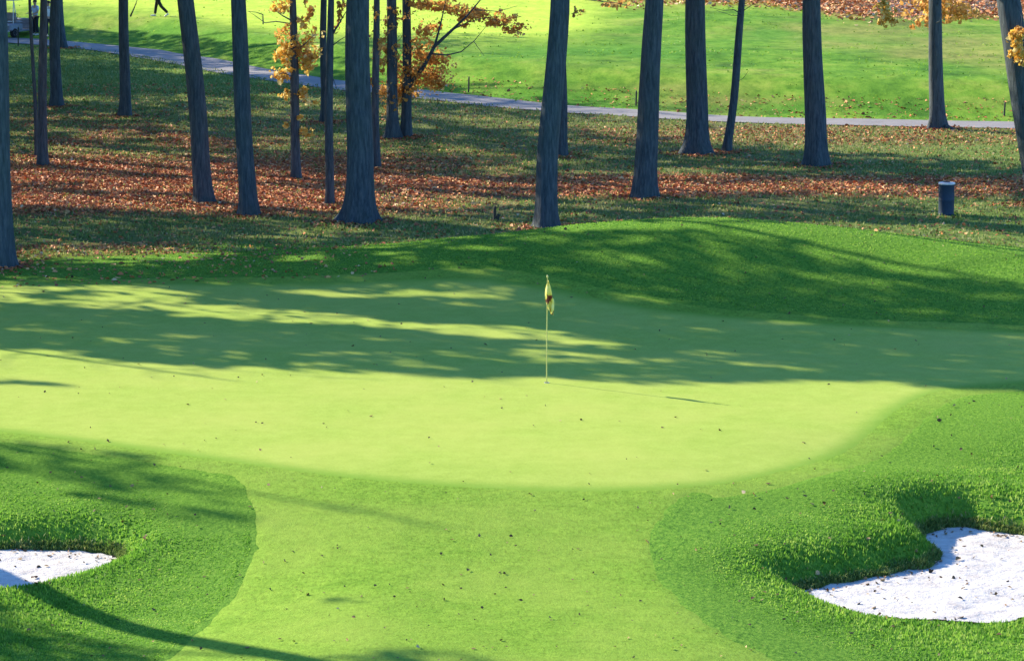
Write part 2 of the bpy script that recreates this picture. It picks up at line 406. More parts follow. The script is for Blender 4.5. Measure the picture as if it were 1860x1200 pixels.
sheet('putting_green', GREEN, M_green, .014, .22, edge=lambda x, y: sstep(.55, 0, sdist(GREEN, x, y))*.8, dip=.005)
def sand_h(x, y):
    d = np.clip(-sdist(BR, x, y), 0, None)
    return SAND_Z + .035*vnoise(x*1.6, y*1.6, 9, 3) + .02*vnoise(x*6, y*6, 10, 2)
def ring_out(P, w):
    p = np.array(P); out = []
    for i in range(len(p)):
        a = p[i-1]; b = p[(i+1) % len(p)]; t = (b-a)/np.linalg.norm(b-a); nn = np.array([t[1], -t[0]])
        if sdist(P, [p[i][0]+nn[0]*.03], [p[i][1]+nn[1]*.03])[0] > 0: nn = -nn
        out.append(tuple(p[i]+nn*w))
    return out
for P in (BR, BL): sheet('bunker_sand', P, M_sand, .02, .12, sand_h)
sheet('cart_path', PATH, M_path, .02, .6)
sheet('bare_ground', chaikin([at(*p, 1.0) for p in [(1600,-30),(1615,26),(1700,32),(1790,28),(1835,8),(1850,-30)]], 2), M_bare, .03, 1.2)

# ------------------------------------------------------------------ wanted shade on the ground, which the crowns are thinned to cast (px of the flat ground)
SH = []   # (value, polygon) painted in order
def S(v, *p): SH.append((v, list(p)))
S(.80, (-900,-60),(3000,-60),(3000,520),(-900,520))                                 # wood and beyond
S(0, (-900,-60),(3000,-60),(3000,240),(1860,232),(1500,226),(1300,212),(1000,190),(800,168),(640,140),(450,105),(330,75),(120,52),(-900,40))
S(.55, (780,168),(1350,212),(1350,196),(1000,178),(790,150))
S(.5, (600,70),(950,50),(1000,70),(900,80),(640,90))
S(.6, (110,70),(620,120),(620,95),(300,62),(110,56))
S(.95, (-900,60),(110,72),(330,105),(560,150),(640,162),(800,182),(1000,206),(1250,222),(1250,262),(-900,262))
S(0, (230,128),(330,132),(500,140),(500,133),(300,122))
S(.3, (30,172),(250,176),(440,184),(440,194),(200,186),(30,182))
S(.3, (520,180),(820,205),(1000,215),(1000,232),(700,214),(520,195))
S(0, (1030,222),(1250,228),(1500,232),(1860,236),(1860,285),(1500,268),(1250,255),(1150,250),(1030,238))
S(0, (1350,200),(2100,200),(2100,300),(1860,292),(1600,275),(1350,262))
S(.93, (1000,262),(1300,270),(1600,288),(1860,300),(1860,330),(1500,326),(1200,322),(800,305),(560,270))
S(.15, (30,232),(330,250),(350,262),(100,246),(30,242))
S(0, (30,262),(340,282),(420,300),(620,318),(900,330),(1300,335),(1860,340),(1860,352),(1400,350),(1000,368),(800,382),(620,392),(400,385),(200,382),(30,370))
S(.9, (30,296),(340,322),(340,330),(200,322),(30,306)); S(.9, (30,335),(330,352),(430,362),(430,368),(300,362),(30,345))
S(.9, (480,330),(900,340),(1100,350),(1100,354),(800,350),(480,340))
S(.45, (30,392),(600,400),(900,396),(1000,400),(860,430),(500,440),(30,420))
S(.85, (30,418),(500,436),(860,424),(900,440),(600,455),(420,452),(30,440))
S(.1, (30,450),(250,452),(420,450),(420,462),(200,470),(30,474))
S(.6, (1020,366),(1860,350),(1860,395),(1400,392),(1020,396))
# mound
S(.95, (330,470),(800,440),(1000,400),(1860,400),(2300,480),(2300,700),(1500,705),(1040,705),(1000,600),(700,520),(-900,516),(-900,484))
S(0, (950,408),(1100,404),(1300,396),(1430,400),(1600,412),(1860,425),(2200,440),(2200,560),(1860,520),(1700,505),(1560,480),(1430,448),(1300,428),(1150,420),(1000,425))
S(.0, (1180,442),(1300,455),(1420,490),(1440,500),(1340,484),(1240,462))
S(.6, (850,470),(1180,480),(1180,500),(850,490))
# green
S(.95, (-900,516),(700,520),(1050,560),(1050,700),(-900,625))
S(.05, (-900,508),(-60,513),(60,514),(400,526),(420,534),(300,536),(420,548),(620,575),(900,590),(1000,606),(1130,624),(1130,636),(900,615),(700,598),(500,585),(300,570),(150,560),(0,552),(-900,545))
S(.85, (60,534),(140,532),(150,546),(80,548)); S(.9, (330,536),(700,560),(700,566),(500,560),(330,545))
S(0, (560,530),(830,528),(900,532),(840,542),(700,540),(560,537))
S(.1, (380,540),(560,545),(560,549),(400,545))
S(.3, (60,590),(200,597),(200,602),(60,596)); S(.2, (170,618),(260,622),(260,627),(170,624)); S(.2, (350,632),(410,636),(400,644),(350,640))
S(.1, (960,628),(1060,640),(1130,656),(1000,650),(940,640))
S(.1, (1340,655),(1480,668),(1540,680),(1420,676),(1330,664)); S(.3, (1120,655),(1250,668),(1250,674),(1120,664))
lit_px = [(-900,585),(0,632),(200,650),(400,670),(560,676),(800,684),(1000,688),(1300,697),(1500,691),(1700,700),(1860,706),(2400,710),(2400,1500),(-900,1500)]
S(0, *lit_px)
S(.9, (-200,690),(60,691),(130,699),(60,702),(-200,700))
S(.8, (1690,700),(1860,694),(2200,700),(2200,716),(1860,712),(1740,707))
S(.5, (-300,780),(0,800),(150,812),(300,850),(420,905),(450,940),(340,950),(230,925),(150,888),(0,848),(-300,820))
S(.12, (400,880),(640,915),(870,958),(860,968),(640,935),(440,905))
S(.95, (-400,1090),(0,1105),(60,1140),(120,1158),(280,1183),(330,1300),(-400,1300))
S(.6, (600,1074),(700,1098),(700,1106),(600,1082)); S(.7, (640,1180),(820,1190),(900,1240),(640,1240))
from functools import reduce
MW, MH, MS = 1000, 340, 4.0; MX0, MY0 = -900.0, -60.0
mx, my = np.meshgrid(MX0 + (np.arange(MW)+.5)*MS, MY0 + (np.arange(MH)+.5)*MS)
mask = np.zeros((MH, MW))
for v, poly in SH:
    ys = [p[1] for p in poly]; r0 = max(0, int((min(ys)-MY0)/MS)-1); r1 = min(MH, int((max(ys)-MY0)/MS)+2)
    if r1 <= r0: continue
    sub = sdist(poly, mx[r0:r1], my[r0:r1]) > 0
    mask[r0:r1][sub] = v
def shade(px, py):
    px0, py0 = px, py; a_ = vnoise(px/150, py/9, 91, 4); px = px + 130*a_; py = py + 10*vnoise(px0/110, py0/9, 92, 4)
    i = ((px - MX0)/MS).astype(int); j = ((py - MY0)/MS).astype(int)
    ok = (i >= 0) & (i < MW) & (j >= 0) & (j < MH)
    out = np.full(px.shape, .5); out[ok] = mask[j[ok], i[ok]]
    out = out*np.where((vnoise(px0/110, py0/6, 93, 4) > .30) & (py0 > 400) & ((px0 < 1500) | (py0 < 560)), .25, 1)
    out = out*np.where((vnoise(px0/90, py0/9, 94, 4) > .10) & (py0 > 400) & (((py0 < 545) & (px0 > 800)) | (py0 < 478)), .22, 1)
    return out*np.where((py0 < 400) & (py0 > 170), np.where(vnoise(px0/70, py0/6, 95, 4) > .12, .12, .85), 1)

# ------------------------------------------------------------------ trees
def leaf_cloud(P, size, tint=None, kind='quad', flat=0.0):
    """one leaf-sized face per point"""
    n = len(P)
    a = rng.normal(size=(n, 3)); size = size*np.exp(rng.normal(0, .22, n)) if kind == 'leaf' else size*np.ones(n); a[:, 2] *= (1-flat); a /= np.linalg.norm(a, axis=1)[:, None]
    b = rng.normal(size=(n, 3)); b[:, 2] *= (1-flat); b -= a*(a*b).sum(1)[:, None]; b /= np.linalg.norm(b, axis=1)[:, None]
    s = (size*rng.uniform(.6, 1.3, n))[:, None]; w = s*rng.uniform(.55, .85, n)[:, None]
    c = np.cross(a, b)*s*.18
    if kind == 'quad':
        V = np.stack([P - a*s*.5, P + b*w*.5 + c, P + a*s*.5, P - b*w*.5 + c], 1).reshape(-1, 3)
        Fc = np.arange(4*n).reshape(n, 4); k = 4
    else:
        V = np.stack([P - a*s*.55, P - a*s*.2 + b*w*.42 + c, P + a*s*.15 + b*w*.5 + c, P + a*s*.55, P + a*s*.15 - b*w*.5 + c, P - a*s*.2 - b*w*.42 + c], 1).reshape(-1, 3)
        q = np.arange(n)[:, None]*6; Fc = np.concatenate([q + np.array([[0, 1, 2, 3]]), q + np.array([[0, 3, 4, 5]])]); k = 6
    t = rng.uniform(0, 1, n) if tint is None else tint
    return V, Fc, np.repeat(t, k)
def trunk_mesh(cx, r0, top, flare, ground_z, seed, n=18, wob=.05):
    """cx(z)->(x,y) centre; buttressed base with uneven bark"""
    rr = random.Random(seed); ph = [rr.uniform(0, 6.28) for _ in range(6)]
    zs = list(np.concatenate([[-.5, -.12, 0, .08, .18, .32, .5, .8, 1.2], np.arange(1.8, top, .6), [top]]))
    V = []; Fc = []
    for z in zs:
        x, y = cx(z); t = max(z, 0)/top
        r = r0*(1 - .25*min(1, max(z, 0)/8) - .60*max(0, t-.25)/.75)
        fl = 1.6*flare*r0*math.exp(-max(z, 0)/.36)
        for k in range(n):
            a = 2*math.pi*k/n
            lobe = .5 + .5*math.cos(3*a+ph[0]) * .6 + .25*math.cos(5*a+ph[1])
            rk = r*(1 + .045*math.sin(2*a+ph[2]+z*.35) + .03*math.sin(5*a+ph[3]+z*1.1) + wob*.5*math.sin(a+ph[4]+z*.8)) + fl*max(.15, lobe)
            V.append((x+rk*math.cos(a), y+rk*math.sin(a), ground_z+z))
    for i in range(len(zs)-1):
        for k in range(n): Fc.append((i*n+k, i*n+(k+1) % n, (i+1)*n+(k+1) % n, (i+1)*n+k))
    Fc.append(tuple((len(zs)-1)*n+k for k in range(n)))
    return V, Fc
trunk_lines = []
def tpoint(i, px, py):
    """a point in the vertical plane of tree i, seen at px, py"""
    y = specs[i][1]; dx, dy, dz = ray(px, py); t = y/dy
    return np.array((dx*t, y, CAM_H + dz*t))
def joined(a, b):
    (V1, F1), (V2, F2) = a, b; n = len(V1)
    return V1 + V2, F1 + [tuple(i+n for i in f) for f in F2]
def on_ground(x, y, z):
    gx_ = x - SX*z/SZ; gy_ = y - SY*z/SZ
    zt = hz(gx_, gy_); gx_ = x - SX*(z-zt)/SZ; gy_ = y - SY*(z-zt)/SZ
    return to_px(gx_, max(gy_, 20), zt)
def spoils(x, y, z):
    px, py = on_ground(x, y, z)
    return -20 < px < 1880 and (700 < py < 1230 or -80 < py < 52) and shade(np.array([px]), np.array([py]))[0] < .3
def limbs_mesh(cx, gz, top, r0, z0, n, seed, spread=5.0):
    rr = random.Random(seed); mb = MB()
    for i in range(n*2):
        if i >= n: break
        z = z0 + (top-z0)*((i+rr.random())/n)**.9*.92; x, y = cx(z); a = rr.uniform(0, 6.28)
        L_ = spread*(1-.55*(z-z0)/(top-z0))*rr.uniform(.6, 1.05); up = rr.uniform(.25, .8)
        pts = []; rad = []; rb = r0*(1-.8*z/top)*.42
        for k in range(5):
            t = k/4; pts.append((x+math.cos(a)*L_*t + rr.uniform(-.15, .15)*t*2, y+math.sin(a)*L_*t + rr.uniform(-.15, .15)*t*2, gz+z+L_*up*t*(.6+.4*t)))
            rad.append(max(.012, rb*(1-.85*t)))
        if any(spoils(p[0], p[1], p[2]) for p in pts[1:]): continue
        mb.tube(pts, rad, 5, False)
        for q in range(2):
            p = Vector(pts[2+q]); d = Vector((rr.uniform(-1, 1), rr.uniform(-1, 1), rr.uniform(.1, .8))).normalized()*L_*.4
            mb.tube([p, p+d*.5, p+d], [rad[2+q]*.7, rad[2+q]*.4, .01], 4, False)
    return mb
def crown_points(x, y, gz, z0, top, rad, n):
    """clumpy points through the crown, shaped by the shade mask so its shadow falls as drawn there"""
    m_ = int(n*1.7)
    zc = (z0+top)/2; hh = (top-z0)/2
    u = rng.normal(size=(m_, 3)); u /= np.linalg.norm(u, axis=1)[:, None]; u *= rng.uniform(.15, 1, m_)[:, None]**.45
    P = np.stack([x+u[:, 0]*rad, y+u[:, 1]*rad, gz+zc+u[:, 2]*hh], 1)
    gxp = P[:, 0] - SX*P[:, 2]/SZ; gyp = P[:, 1] - SY*P[:, 2]/SZ
    for _ in range(2):
        zt = height(gxp, gyp); gxp = P[:, 0] - SX*(P[:, 2]-zt)/SZ; gyp = P[:, 1] - SY*(P[:, 2]-zt)/SZ
    px, py = to_px(gxp, np.maximum(gyp, 20), zt)
    # the mask is kept in px of the real surface
    s = shade(px, py)
    for q in LITSPOTS:
        w_ = P - q; al = (w_*SUNV).sum(1); ds = np.sqrt(np.maximum((w_*w_).sum(1) - al*al, 0))
        s = np.where((al > .5) & (ds < .9), s*.12, s)
    acc = rng.uniform(0, 1, m_) < s
    P = P[acc]
    return P[:n]
def cxfun(bx, by, xt, zt, seed, ly=0):
    rr = random.Random(seed); a1, p1, p2 = rr.uniform(.02, .06), rr.uniform(0, 6), rr.uniform(0, 6)
    s = (xt-bx)/zt
    def f(z):
        zz = z if z < zt else zt + (z-zt)*.5
        w = min(1, max(z, 0)/2)*(1 if z > 0 else 0)
        return (bx + s*zz + a1*w*math.sin(z*.7+p1) - 0*a1, by + ly*zz + a1*w*math.sin(z*.6+p2))
    return f
TREES = [ # base x, base y, width low, centre x at top of frame, flare, label
 (0,484,56,-12,.25,'thick dark trunk at the left edge of the picture beside the back of the green'),
 (66,285,7,56,.15,'thinnest dark trunk close behind the twin slim trunks at far left'),
 (78,301,18,78,.45,'slim grey trunk in front of a thinner one, second from the left edge'),
 (102,194,22,102,.4,'purplish trunk on the shaded grass left of the path, near the golf cart'),
 (114,88,15,107,.6,'far trunk at the near edge of the path, mostly hidden by a purplish trunk'),
 (228,212,21,226,.45,'straight dark trunk standing alone between the path and red leaves at left'),
 (371,367,36,338,.35,'dark trunk leaning left with its foot in the red leaves'),
 (453,391,33,431,.45,'dark tall trunk at the front edge of red leaves, left of the golden sapling'),
 (538,325,17,531,.45,'slender trunk wrapped in golden leaves above red leaf litter'),
 (599,371,16,600,.3,'thin trunk just left of the thickest trunk'),
 (589,223,14,590,.5,'farther thin trunk behind the slender trunk left of the thickest one'),
 (653,403,50,652,.75,'thickest dark trunk with a wide flared foot in the red leaves'),
 (684,304,15,682,.35,'thin trunk just right of the thickest trunk'),
 (714,252,20,710,.8,'left trunk of the close pair among orange leaves, by the path'),
 (738,249,18,739,.5,'right trunk of the close pair, with a forked branch of orange leaves reaching right'),
 (1019,284,19,1021,.3,'trunk hidden behind the dark trunk by the mound'),
 (991,413,43,1014,.35,'dark trunk leaning right on the left shoulder of the grass mound'),
 (1168,358,41,1190,.4,'dark trunk leaning right behind the crest of the mound'),
 (1265,279,41,1265,.6,'straight thick trunk with flared foot beside a thin leaning one'),
 (1320,276,15,1351,.5,'thin trunk leaning right with bare side twigs'),
 (1482,301,39,1476,.55,'thick straight trunk standing alone right of the thin leaning one'),
 (1703,234,27,1698,.55,'trunk at the near edge of the sunlit path with roots spreading right'),
 (1896,372,54,1830,.4,'dark trunk leaning left at the right edge with pale leaves on it'),
]
specs = []
for i, (bx, by, w, tx, fl, lab) in enumerate(TREES):
    x, y, z = ground_at(bx, by)
    dep = y*CP + (CAM_H-z)*SP; r = w/2/F_PX*dep*.97
    zt = CAM_H - (365/F_PX)*y - z; xt = (tx - W0/2)/F_PX*(y*CP + (CAM_H-zt)*SP)
    specs.append((x, y, z, r, xt, max(zt, 2), fl, lab)); trunk_lines.append((x, y, r))
visible = []; crowns = []
for i, (x, y, z, r, xt, zt, fl, lab) in enumerate(specs):
    top = min(24, max(11, 14 + r*32)); small = r < .17
    if small: top = 12 + 14*r
    t = empty('tree', (x, y, z), lab, 'tree', 'trees in the wood behind the green')
    cf = cxfun(x, y, xt, zt, 100+i)
    V, Fc = trunk_mesh(cf, r/.98, top, fl, z, 200+i, 20 if not small else 12)
    z0 = max(8.2, zt+2.2)
    lm = limbs_mesh(cf, z, top, r, z0, 7 if small else 12, 300+i, 2.4 if small else 4.6)
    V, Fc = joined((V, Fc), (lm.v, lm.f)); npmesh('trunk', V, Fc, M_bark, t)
    cx_, cy_ = cf((z0+top)/2)
    crowns.append((t, cx_, cy_, z, z0, top+1.5, 2.8 if small else 5.2, 1300 if small else 3400))
    visible.append((t, cf, r, z))
# neighbours of the same wood beyond the left edge of the picture: they throw the shade on the course
def along(p0, p1, back):
    a = ground_at(*p0); b = ground_at(*p1); dx, dy = b[0]-a[0], b[1]-a[1]; l = math.hypot(dx, dy)
    m_ = dy/dx; return a[0]-dx/l*back, a[1]-dy/l*back, SY/SZ + m_*(-SX/SZ)
ta = along((0,1074), (400,1235), 13.5); tb = along((0,806), (870,965), 19)
off = [(ta[0], ta[1], .30, 0, ta[2]), (-26.0,58.7,.24,0,0), (-33.5,66.5,.26,0,0), (-35,76,.25,0,0)]
off += [(-19.8,86.5,.22,1,0),(-25.2,84.5,.24,1,0),(-31,87,.23,1,0),(-37.5,91,.23,1,0)]
rr = random.Random(5)
for yy in np.arange(82, 178, 7.6):
    for xx in np.arange(-66, -12, 7.8):
        x = xx + rr.uniform(-2.2, 2.2); y = yy + rr.uniform(-2.4, 2.4)
        if x > -(y*.163) - 1.6: continue
        if abs(y - path_y(x)) < 3: continue
        if y > path_y(x) and x < -54: continue
        if any(math.hypot(x-q[0], y-q[1]) < 3.5 for q in off): continue
        off.append((x, y, rr.uniform(.16, .30), 1, 0))
for i, (x, y, r, f, ly) in enumerate(off):
    z = hz(x, y); top = rr.uniform(19, 23.5)
    if x > -36 and 78 < y < 104: top = 24
    full = top
    if f:
        for hh in np.arange(1, top, .5):
            if spoils(x, y, z+hh): top = hh-.5; break
        if top < 10: continue
    t = empty('tree', (x, y, z), 'tall oak of the same wood beyond the left edge of the picture', 'tree', 'trees beyond the left edge')
    ang = .05 if f == 0 else rr.uniform(-.04, .04)
    cf = cxfun(x, y, x+(0 if ly else ang*5), 5, 700+i, ly)
    V, Fc = trunk_mesh(cf, r, top, .5, z, 800+i, 12)
    lm = limbs_mesh(cf, z, top, r, 7.5, 11, 900+i, 4.8)
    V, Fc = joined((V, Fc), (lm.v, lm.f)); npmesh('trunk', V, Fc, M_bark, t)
    cx_, cy_ = cf(14)
    crowns.append((t, cx_, cy_, z, 6.0, full+1.5 if f else top+1.5, 6.0, 4300 if (y < 112 and x > -48) else 4500))
SUNV = np.array([SX, SY, SZ])/math.sqrt(1+SZ*SZ)
LITSPOTS = [tpoint(8, 530, 95), tpoint(8, 540, 160), tpoint(8, 530, 30), tpoint(14, 780, 130), tpoint(14, 860, 25), tpoint(14, 720, 170), tpoint(22, 1842, 90), tpoint(20, 1604, 20), tpoint(21, 1744, 30)]
extra = [[] for _ in crowns]          # leaves added to the crowns to keep the sun off the visible trunks
for k, (x, y, z, r, xt, zt, fl, lab) in enumerate(specs):
    if k in (8, 13, 14, 21): continue
    n_ = 2600; h_ = rng.uniform(0, zt+1, n_); cf = visible[k][1]
    q = np.array([cf(v) for v in h_]); off_ = rng.uniform(-1.15, 1.15, n_)*r
    s_ = rng.uniform(6, 38, n_)
    P = np.stack([q[:, 0]+SX*s_+SY*off_, q[:, 1]+SY*s_-SX*off_, z+h_+SZ*s_], 1); taken = np.zeros(n_, bool)
    for ci, c_ in enumerate(crowns):
        e = ((P[:, 0]-c_[1])/c_[6])**2 + ((P[:, 1]-c_[2])/c_[6])**2 + ((P[:, 2]-c_[3]-(c_[4]+c_[5])/2)/((c_[5]-c_[4])/2))**2
        m_ = (e < 1) & ~taken; taken |= m_; extra[ci].append(P[m_][:260])
for ci, c_ in enumerate(crowns):
    P = np.concatenate([crown_points(*c_[1:])] + extra[ci])
    if len(P):
        V, Fc, tt = leaf_cloud(P, .34)
        npmesh('crown', V, Fc, M_crown, c_[0], {'tint': tt}, smooth=False)

# ---- foliage and side twigs the photograph shows
def twig(i, pts, r0, parent_name='limb'):
    t = visible[i][0]; P = [Vector(tpoint(i, *p[:2])) + Vector((0, p[2] if len(p) > 2 else 0, 0)) for p in pts]
    mb = MB(); n = len(P); mb.tube(P, [max(.006, r0*(1-.8*k/(n-1))) for k in range(n)], 6)
    mb.v = [tuple(Vector(v)-t.location) for v in mb.v]
    return mb.build(parent_name, M_bark, t)
def bunch(i, blobs, mat, size, name='foliage'):
    """blobs: px, py, rx, ry (px), count"""
    t = visible[i][0]; A = []; T = []
    for (px, py, rx, ry, n, *dy) in blobs:
        c = tpoint(i, px, py); s = specs[i][1]/F_PX
        n = int(n*3.0); k = max(4, n//9); cc = rng.normal(size=(k, 3))*np.array([rx*.62, rx*.6, ry*.62])*s + c
        q = cc[rng.integers(0, k, n)] + rng.normal(size=(n, 3))*np.array([rx*.26, rx*.3, ry*.26])*s
        q[:, 1] += (dy[0] if dy else 0)
        A.append(q); T.append(np.clip(rng.normal(.5, .25, n), 0, 1))
    P = np.concatenate(A); V, Fc, tt = leaf_cloud(P, size*.68, np.concatenate(T), 'leaf')
    npmesh(name, V, Fc, mat, t, {'tint': tt}, smooth=False)
# golden sapling
twig(8, [(534,40),(515,28,-.3),(502,18,-.5)], .03); twig(8, [(534,95),(556,78,-.3),(572,62,-.4)], .03)
twig(8, [(536,142),(515,130,-.4),(500,138,-.5)], .022); twig(8, [(530,110),(512,92,.3),(503,85,.5)], .02); twig(8, [(533,44),(500,40,.2),(480,43,.3),(462,30,.3),(450,22,.3)], .022)
bunch(8, [(512,10,14,10,50),(528,75,18,16,50),(518,92,14,10,55),(550,40,10,10,22),(565,82,13,18,60),(556,115,14,12,70),(512,138,13,9,55),(530,105,18,12,50),
          (518,172,7,8,22),(552,168,9,12,55),(540,215,8,5,14),(522,225,5,5,12),(556,238,10,7,24),(500,105,6,10,10)], M_gold, .17)
bunch(8, [(560,20,8,14,24),(520,55,10,12,24),(545,90,12,12,34),(560,100,10,10,22)], M_orange, .15, 'foliage')
# pair by the path: orange foliage and the reaching fork
twig(14, [(741,158),(770,120,-.4),(790,82,-.6),(822,52,-.8),(850,25,-.9),(874,-4,-1)], .095)
twig(14, [(790,82,-.6),(799,50,-.6),(806,20,-.6),(812,-8,-.6)], .05)
twig(14, [(786,96,-.5),(812,98,-.6),(838,92,-.6),(862,72,-.6),(884,45,-.6)], .035)
twig(14, [(822,52,-.8),(850,38,-.8),(890,28,-.8),(930,50,-.8)], .025)
twig(14, [(860,72,-.6),(870,86,-.6),(880,100,-.6)], .015); twig(14, [(862,15,-.9),(905,18,-.9),(940,8,-.9)], .02)
bunch(14, [(775,135,26,22,210),(790,110,18,20,90),(760,90,22,20,110),(735,130,22,16,95),(790,150,18,8,50),(720,170,20,12,80),(712,205,12,9,34),(740,160,20,12,80),
           (800,8,26,8,80),(830,18,24,9,80),(870,28,26,9,100),(905,38,22,8,80),(935,55,16,8,45),(770,8,18,10,50),(775,55,20,14,50),(845,40,15,8,28)], M_orange, .17)
bunch(13, [(700,170,12,16,50),(695,110,10,20,45),(712,100,14,24,60),(722,30,16,18,40),(700,50,10,22,30),(716,190,9,8,30)], M_orange, .16)
bunch(9, [(615,35,7,18,20),(622,12,6,10,14)], M_orange, .15)
twig(9, [(604,62),(618,40,-.2),(632,16,-.3)], .04); twig(9, [(603,84),(618,72,-.2),(632,64,-.2)], .02); twig(9, [(604,140),(614,165,-.2),(627,178,-.2)], .012)
bunch(12, [(684,80,9,16,30),(680,150,9,14,24),(684,30,8,14,18)], M_orange, .15)
twig(5, [(237,30),(245,14,-.2),(252,-4,-.3)], .035)
twig(7, [(478,44),(476,28,.3),(464,24,.3),(448,22,.3)], .022)
# far right foliage
bunch(21, [(1740,20,34,18,170,6),(1790,45,30,12,110,6),(1720,50,14,10,40,4),(1690,60,10,6,16,4)], M_orange, .2)
bunch(21, [(1744,35,26,16,70,6)], M_gold, .2)
twig(21, [(1692,24),(1702,6,-.3),(1708,-8,-.3)], .04); twig(21, [(1692,44,-.1),(1704,38,-.4),(1710,20,-.4)], .03)
twig(21, [(1716,228,-.3),(1735,236,-.5),(1755,238,-.5),(1778,240,-.4)], .10); 
bunch(22, [(1840,70,10,14,60,-.7),(1848,95,10,12,60,-.7),(1834,60,8,7,22,-.7),(1830,95,6,8,18,-.7),(1852,115,8,5,10,-.7)], M_gold, .15)
bunch(22, [(1850,52,12,6,30,-.8)], M_orange, .15)
twig(22, [(1842,-4,-.3),(1850,30,-.7),(1846,60,-.7),(1842,100,-.7)], .025)
# bare twigs of the thin leaning tree, a yellow spray from its crown hangs further right
twig(19, [(1347,26),(1332,17,-.3),(1312,18,-.4),(1288,12,-.5)], .022); twig(19, [(1346,28),(1330,28,-.3),(1300,18,-.3)], .015)
twig(19, [(1338,150),(1350,140,-.3),(1358,127,-.4)], .012); twig(19, [(1350,20),(1366,8,-.2),(1376,-4,-.3)], .015)
twig(20, [(1492,-60),(1560,-45,-.5),(1600,-20,-.6),(1604,20,-.6)], .035)
bunch(20, [(1604,5,11,12,60,-.6),(1602,25,12,10,60,-.6),(1618,38,6,9,24,-.6),(1595,38,5,6,14,-.6)], M_gold, .14)
bunch(16, [(1120,8,26,5,34),(1048,25,8,8,16)], M_orange, .13)
twig(16, [(1014,-8),(1060,-2,-.3),(1120,4,-.5),(1145,10,-.5)], .02)

# ------------------------------------------------------------------ leaves on the ground
def scatter(n, x0, x1, y0, y1, dens):
    x = rng.uniform(x0, x1, n); y = rng.uniform(y0, y1, n)
    k = (np.abs(x) < .172*y + 1.5); x = x[k]; y = y[k]
    px, py = to_px(x, y, np.where(y > path_y(x), base_h(x, y), 0)); k = rng.uniform(0, 1, len(x)) < dens(x, y, px, py)
    return x[k], y[k]
def lay(name, x, y, mat, size, lift, tint=None, dz=None, avoid=True):
    z = height(x, y) + lift if dz is None else dz
    V, Fc, tt = leaf_cloud(np.stack([x, y, z], 1), size, tint, 'leaf', .72)
    o = npmesh(name, V, Fc, mat, None, {'tint': tt}, smooth=False); o['kind'] = 'stuff'; return o
x, y = scatter(520000, -27, 27, 78, 135, lambda x, y, px, py: np.clip(litter_px(px, py)**1.3 + .06, 0, 1)*(sdist(PATH, x, y) < 0)*(base_h(x, y) < .5))
o = lay('leaf_litter', x, y, M_litter, .095, .022, np.clip(rng.beta(2.2, 2, len(x)), 0, 1)); tag(o, 'rust red fallen leaves carpeting the floor of the wood', 'leaves')
x, y = scatter(70000, -6, 34, 150, 205, lambda x, y, px, py: litter_px(px, py)**1.2)
o = lay('leaf_litter', x, y, M_litter, .2, .05, np.clip(rng.beta(4, 2, len(x)), 0, 1)); tag(o, 'orange fallen leaves strewn along the top of the far field', 'leaves')
xs, ys = [], []
for (tx_, ty_, tz_, tr_, *_r) in specs:
    n_ = int(150 + 500*tr_); a_ = rng.uniform(0, 6.28, n_); d_ = tr_*1.3 + np.abs(rng.normal(0, .45, n_)); xs.append(tx_+d_*np.cos(a_)); ys.append(ty_+d_*np.sin(a_)*.9)
x = np.concatenate(xs); y = np.concatenate(ys)
o = lay('drifted_leaves', x, y, M_litter, .10, .03, np.clip(rng.beta(1.6, 2.2, len(x)), 0, 1)); tag(o, 'brown leaves drifted against the feet of the trunks', 'leaves')
# scattered on the mown turf
def dg(x, y, px, py):
    c = (np.sin(x*1.1+y*.7)+np.sin(x*.37-y*.9))*.25+.6
    g_ = sdist(GREEN, x, y) > -.3
    return np.where(py < 520, .9, np.where(g_, .32*c, .8))*(sdist(BR, x, y) < .1)*(sdist(BL, x, y) < .1)
x, y = scatter(3600, -16, 16, 42, 84, dg)
z = height(x, y) + .035
o = lay('scattered_leaves', x, y, M_brown, .050, 0, np.clip(rng.beta(1.3, 1.6, len(x)), 0, 1), z)
tag(o, 'single dry brown leaves scattered over the green, apron and mound', 'leaves')
# in and around the bunkers
xs, ys = [], []
for P, n, edge in ((BR, 9000, 0), (BL, 5000, 0)):
    p = np.array(P); x = rng.uniform(p[:, 0].min()-1, p[:, 0].max()+1, n); y = rng.uniform(p[:, 1].min()-.6, p[:, 1].max()+1.2, n)
    d = sdist(P, x, y); d2 = sdist(P, x, y+.45)        # near the far lip
    pr = np.where(d > 0, np.where(d2 < 0, .34, .035), np.where(d > -.5, .03, .005))
    k = rng.uniform(0, 1, n) < pr; xs.append(x[k]); ys.append(y[k])
x = np.concatenate(xs); y = np.concatenate(ys)
z = height(x, y) + .04
o = lay('bunker_leaves', x, y, M_brown, .065, 0, np.clip(rng.beta(2.2, 1.8, len(x)), 0, 1), z)
tag(o, 'dry brown leaves gathered under the far lips of the sand bunkers', 'leaves')

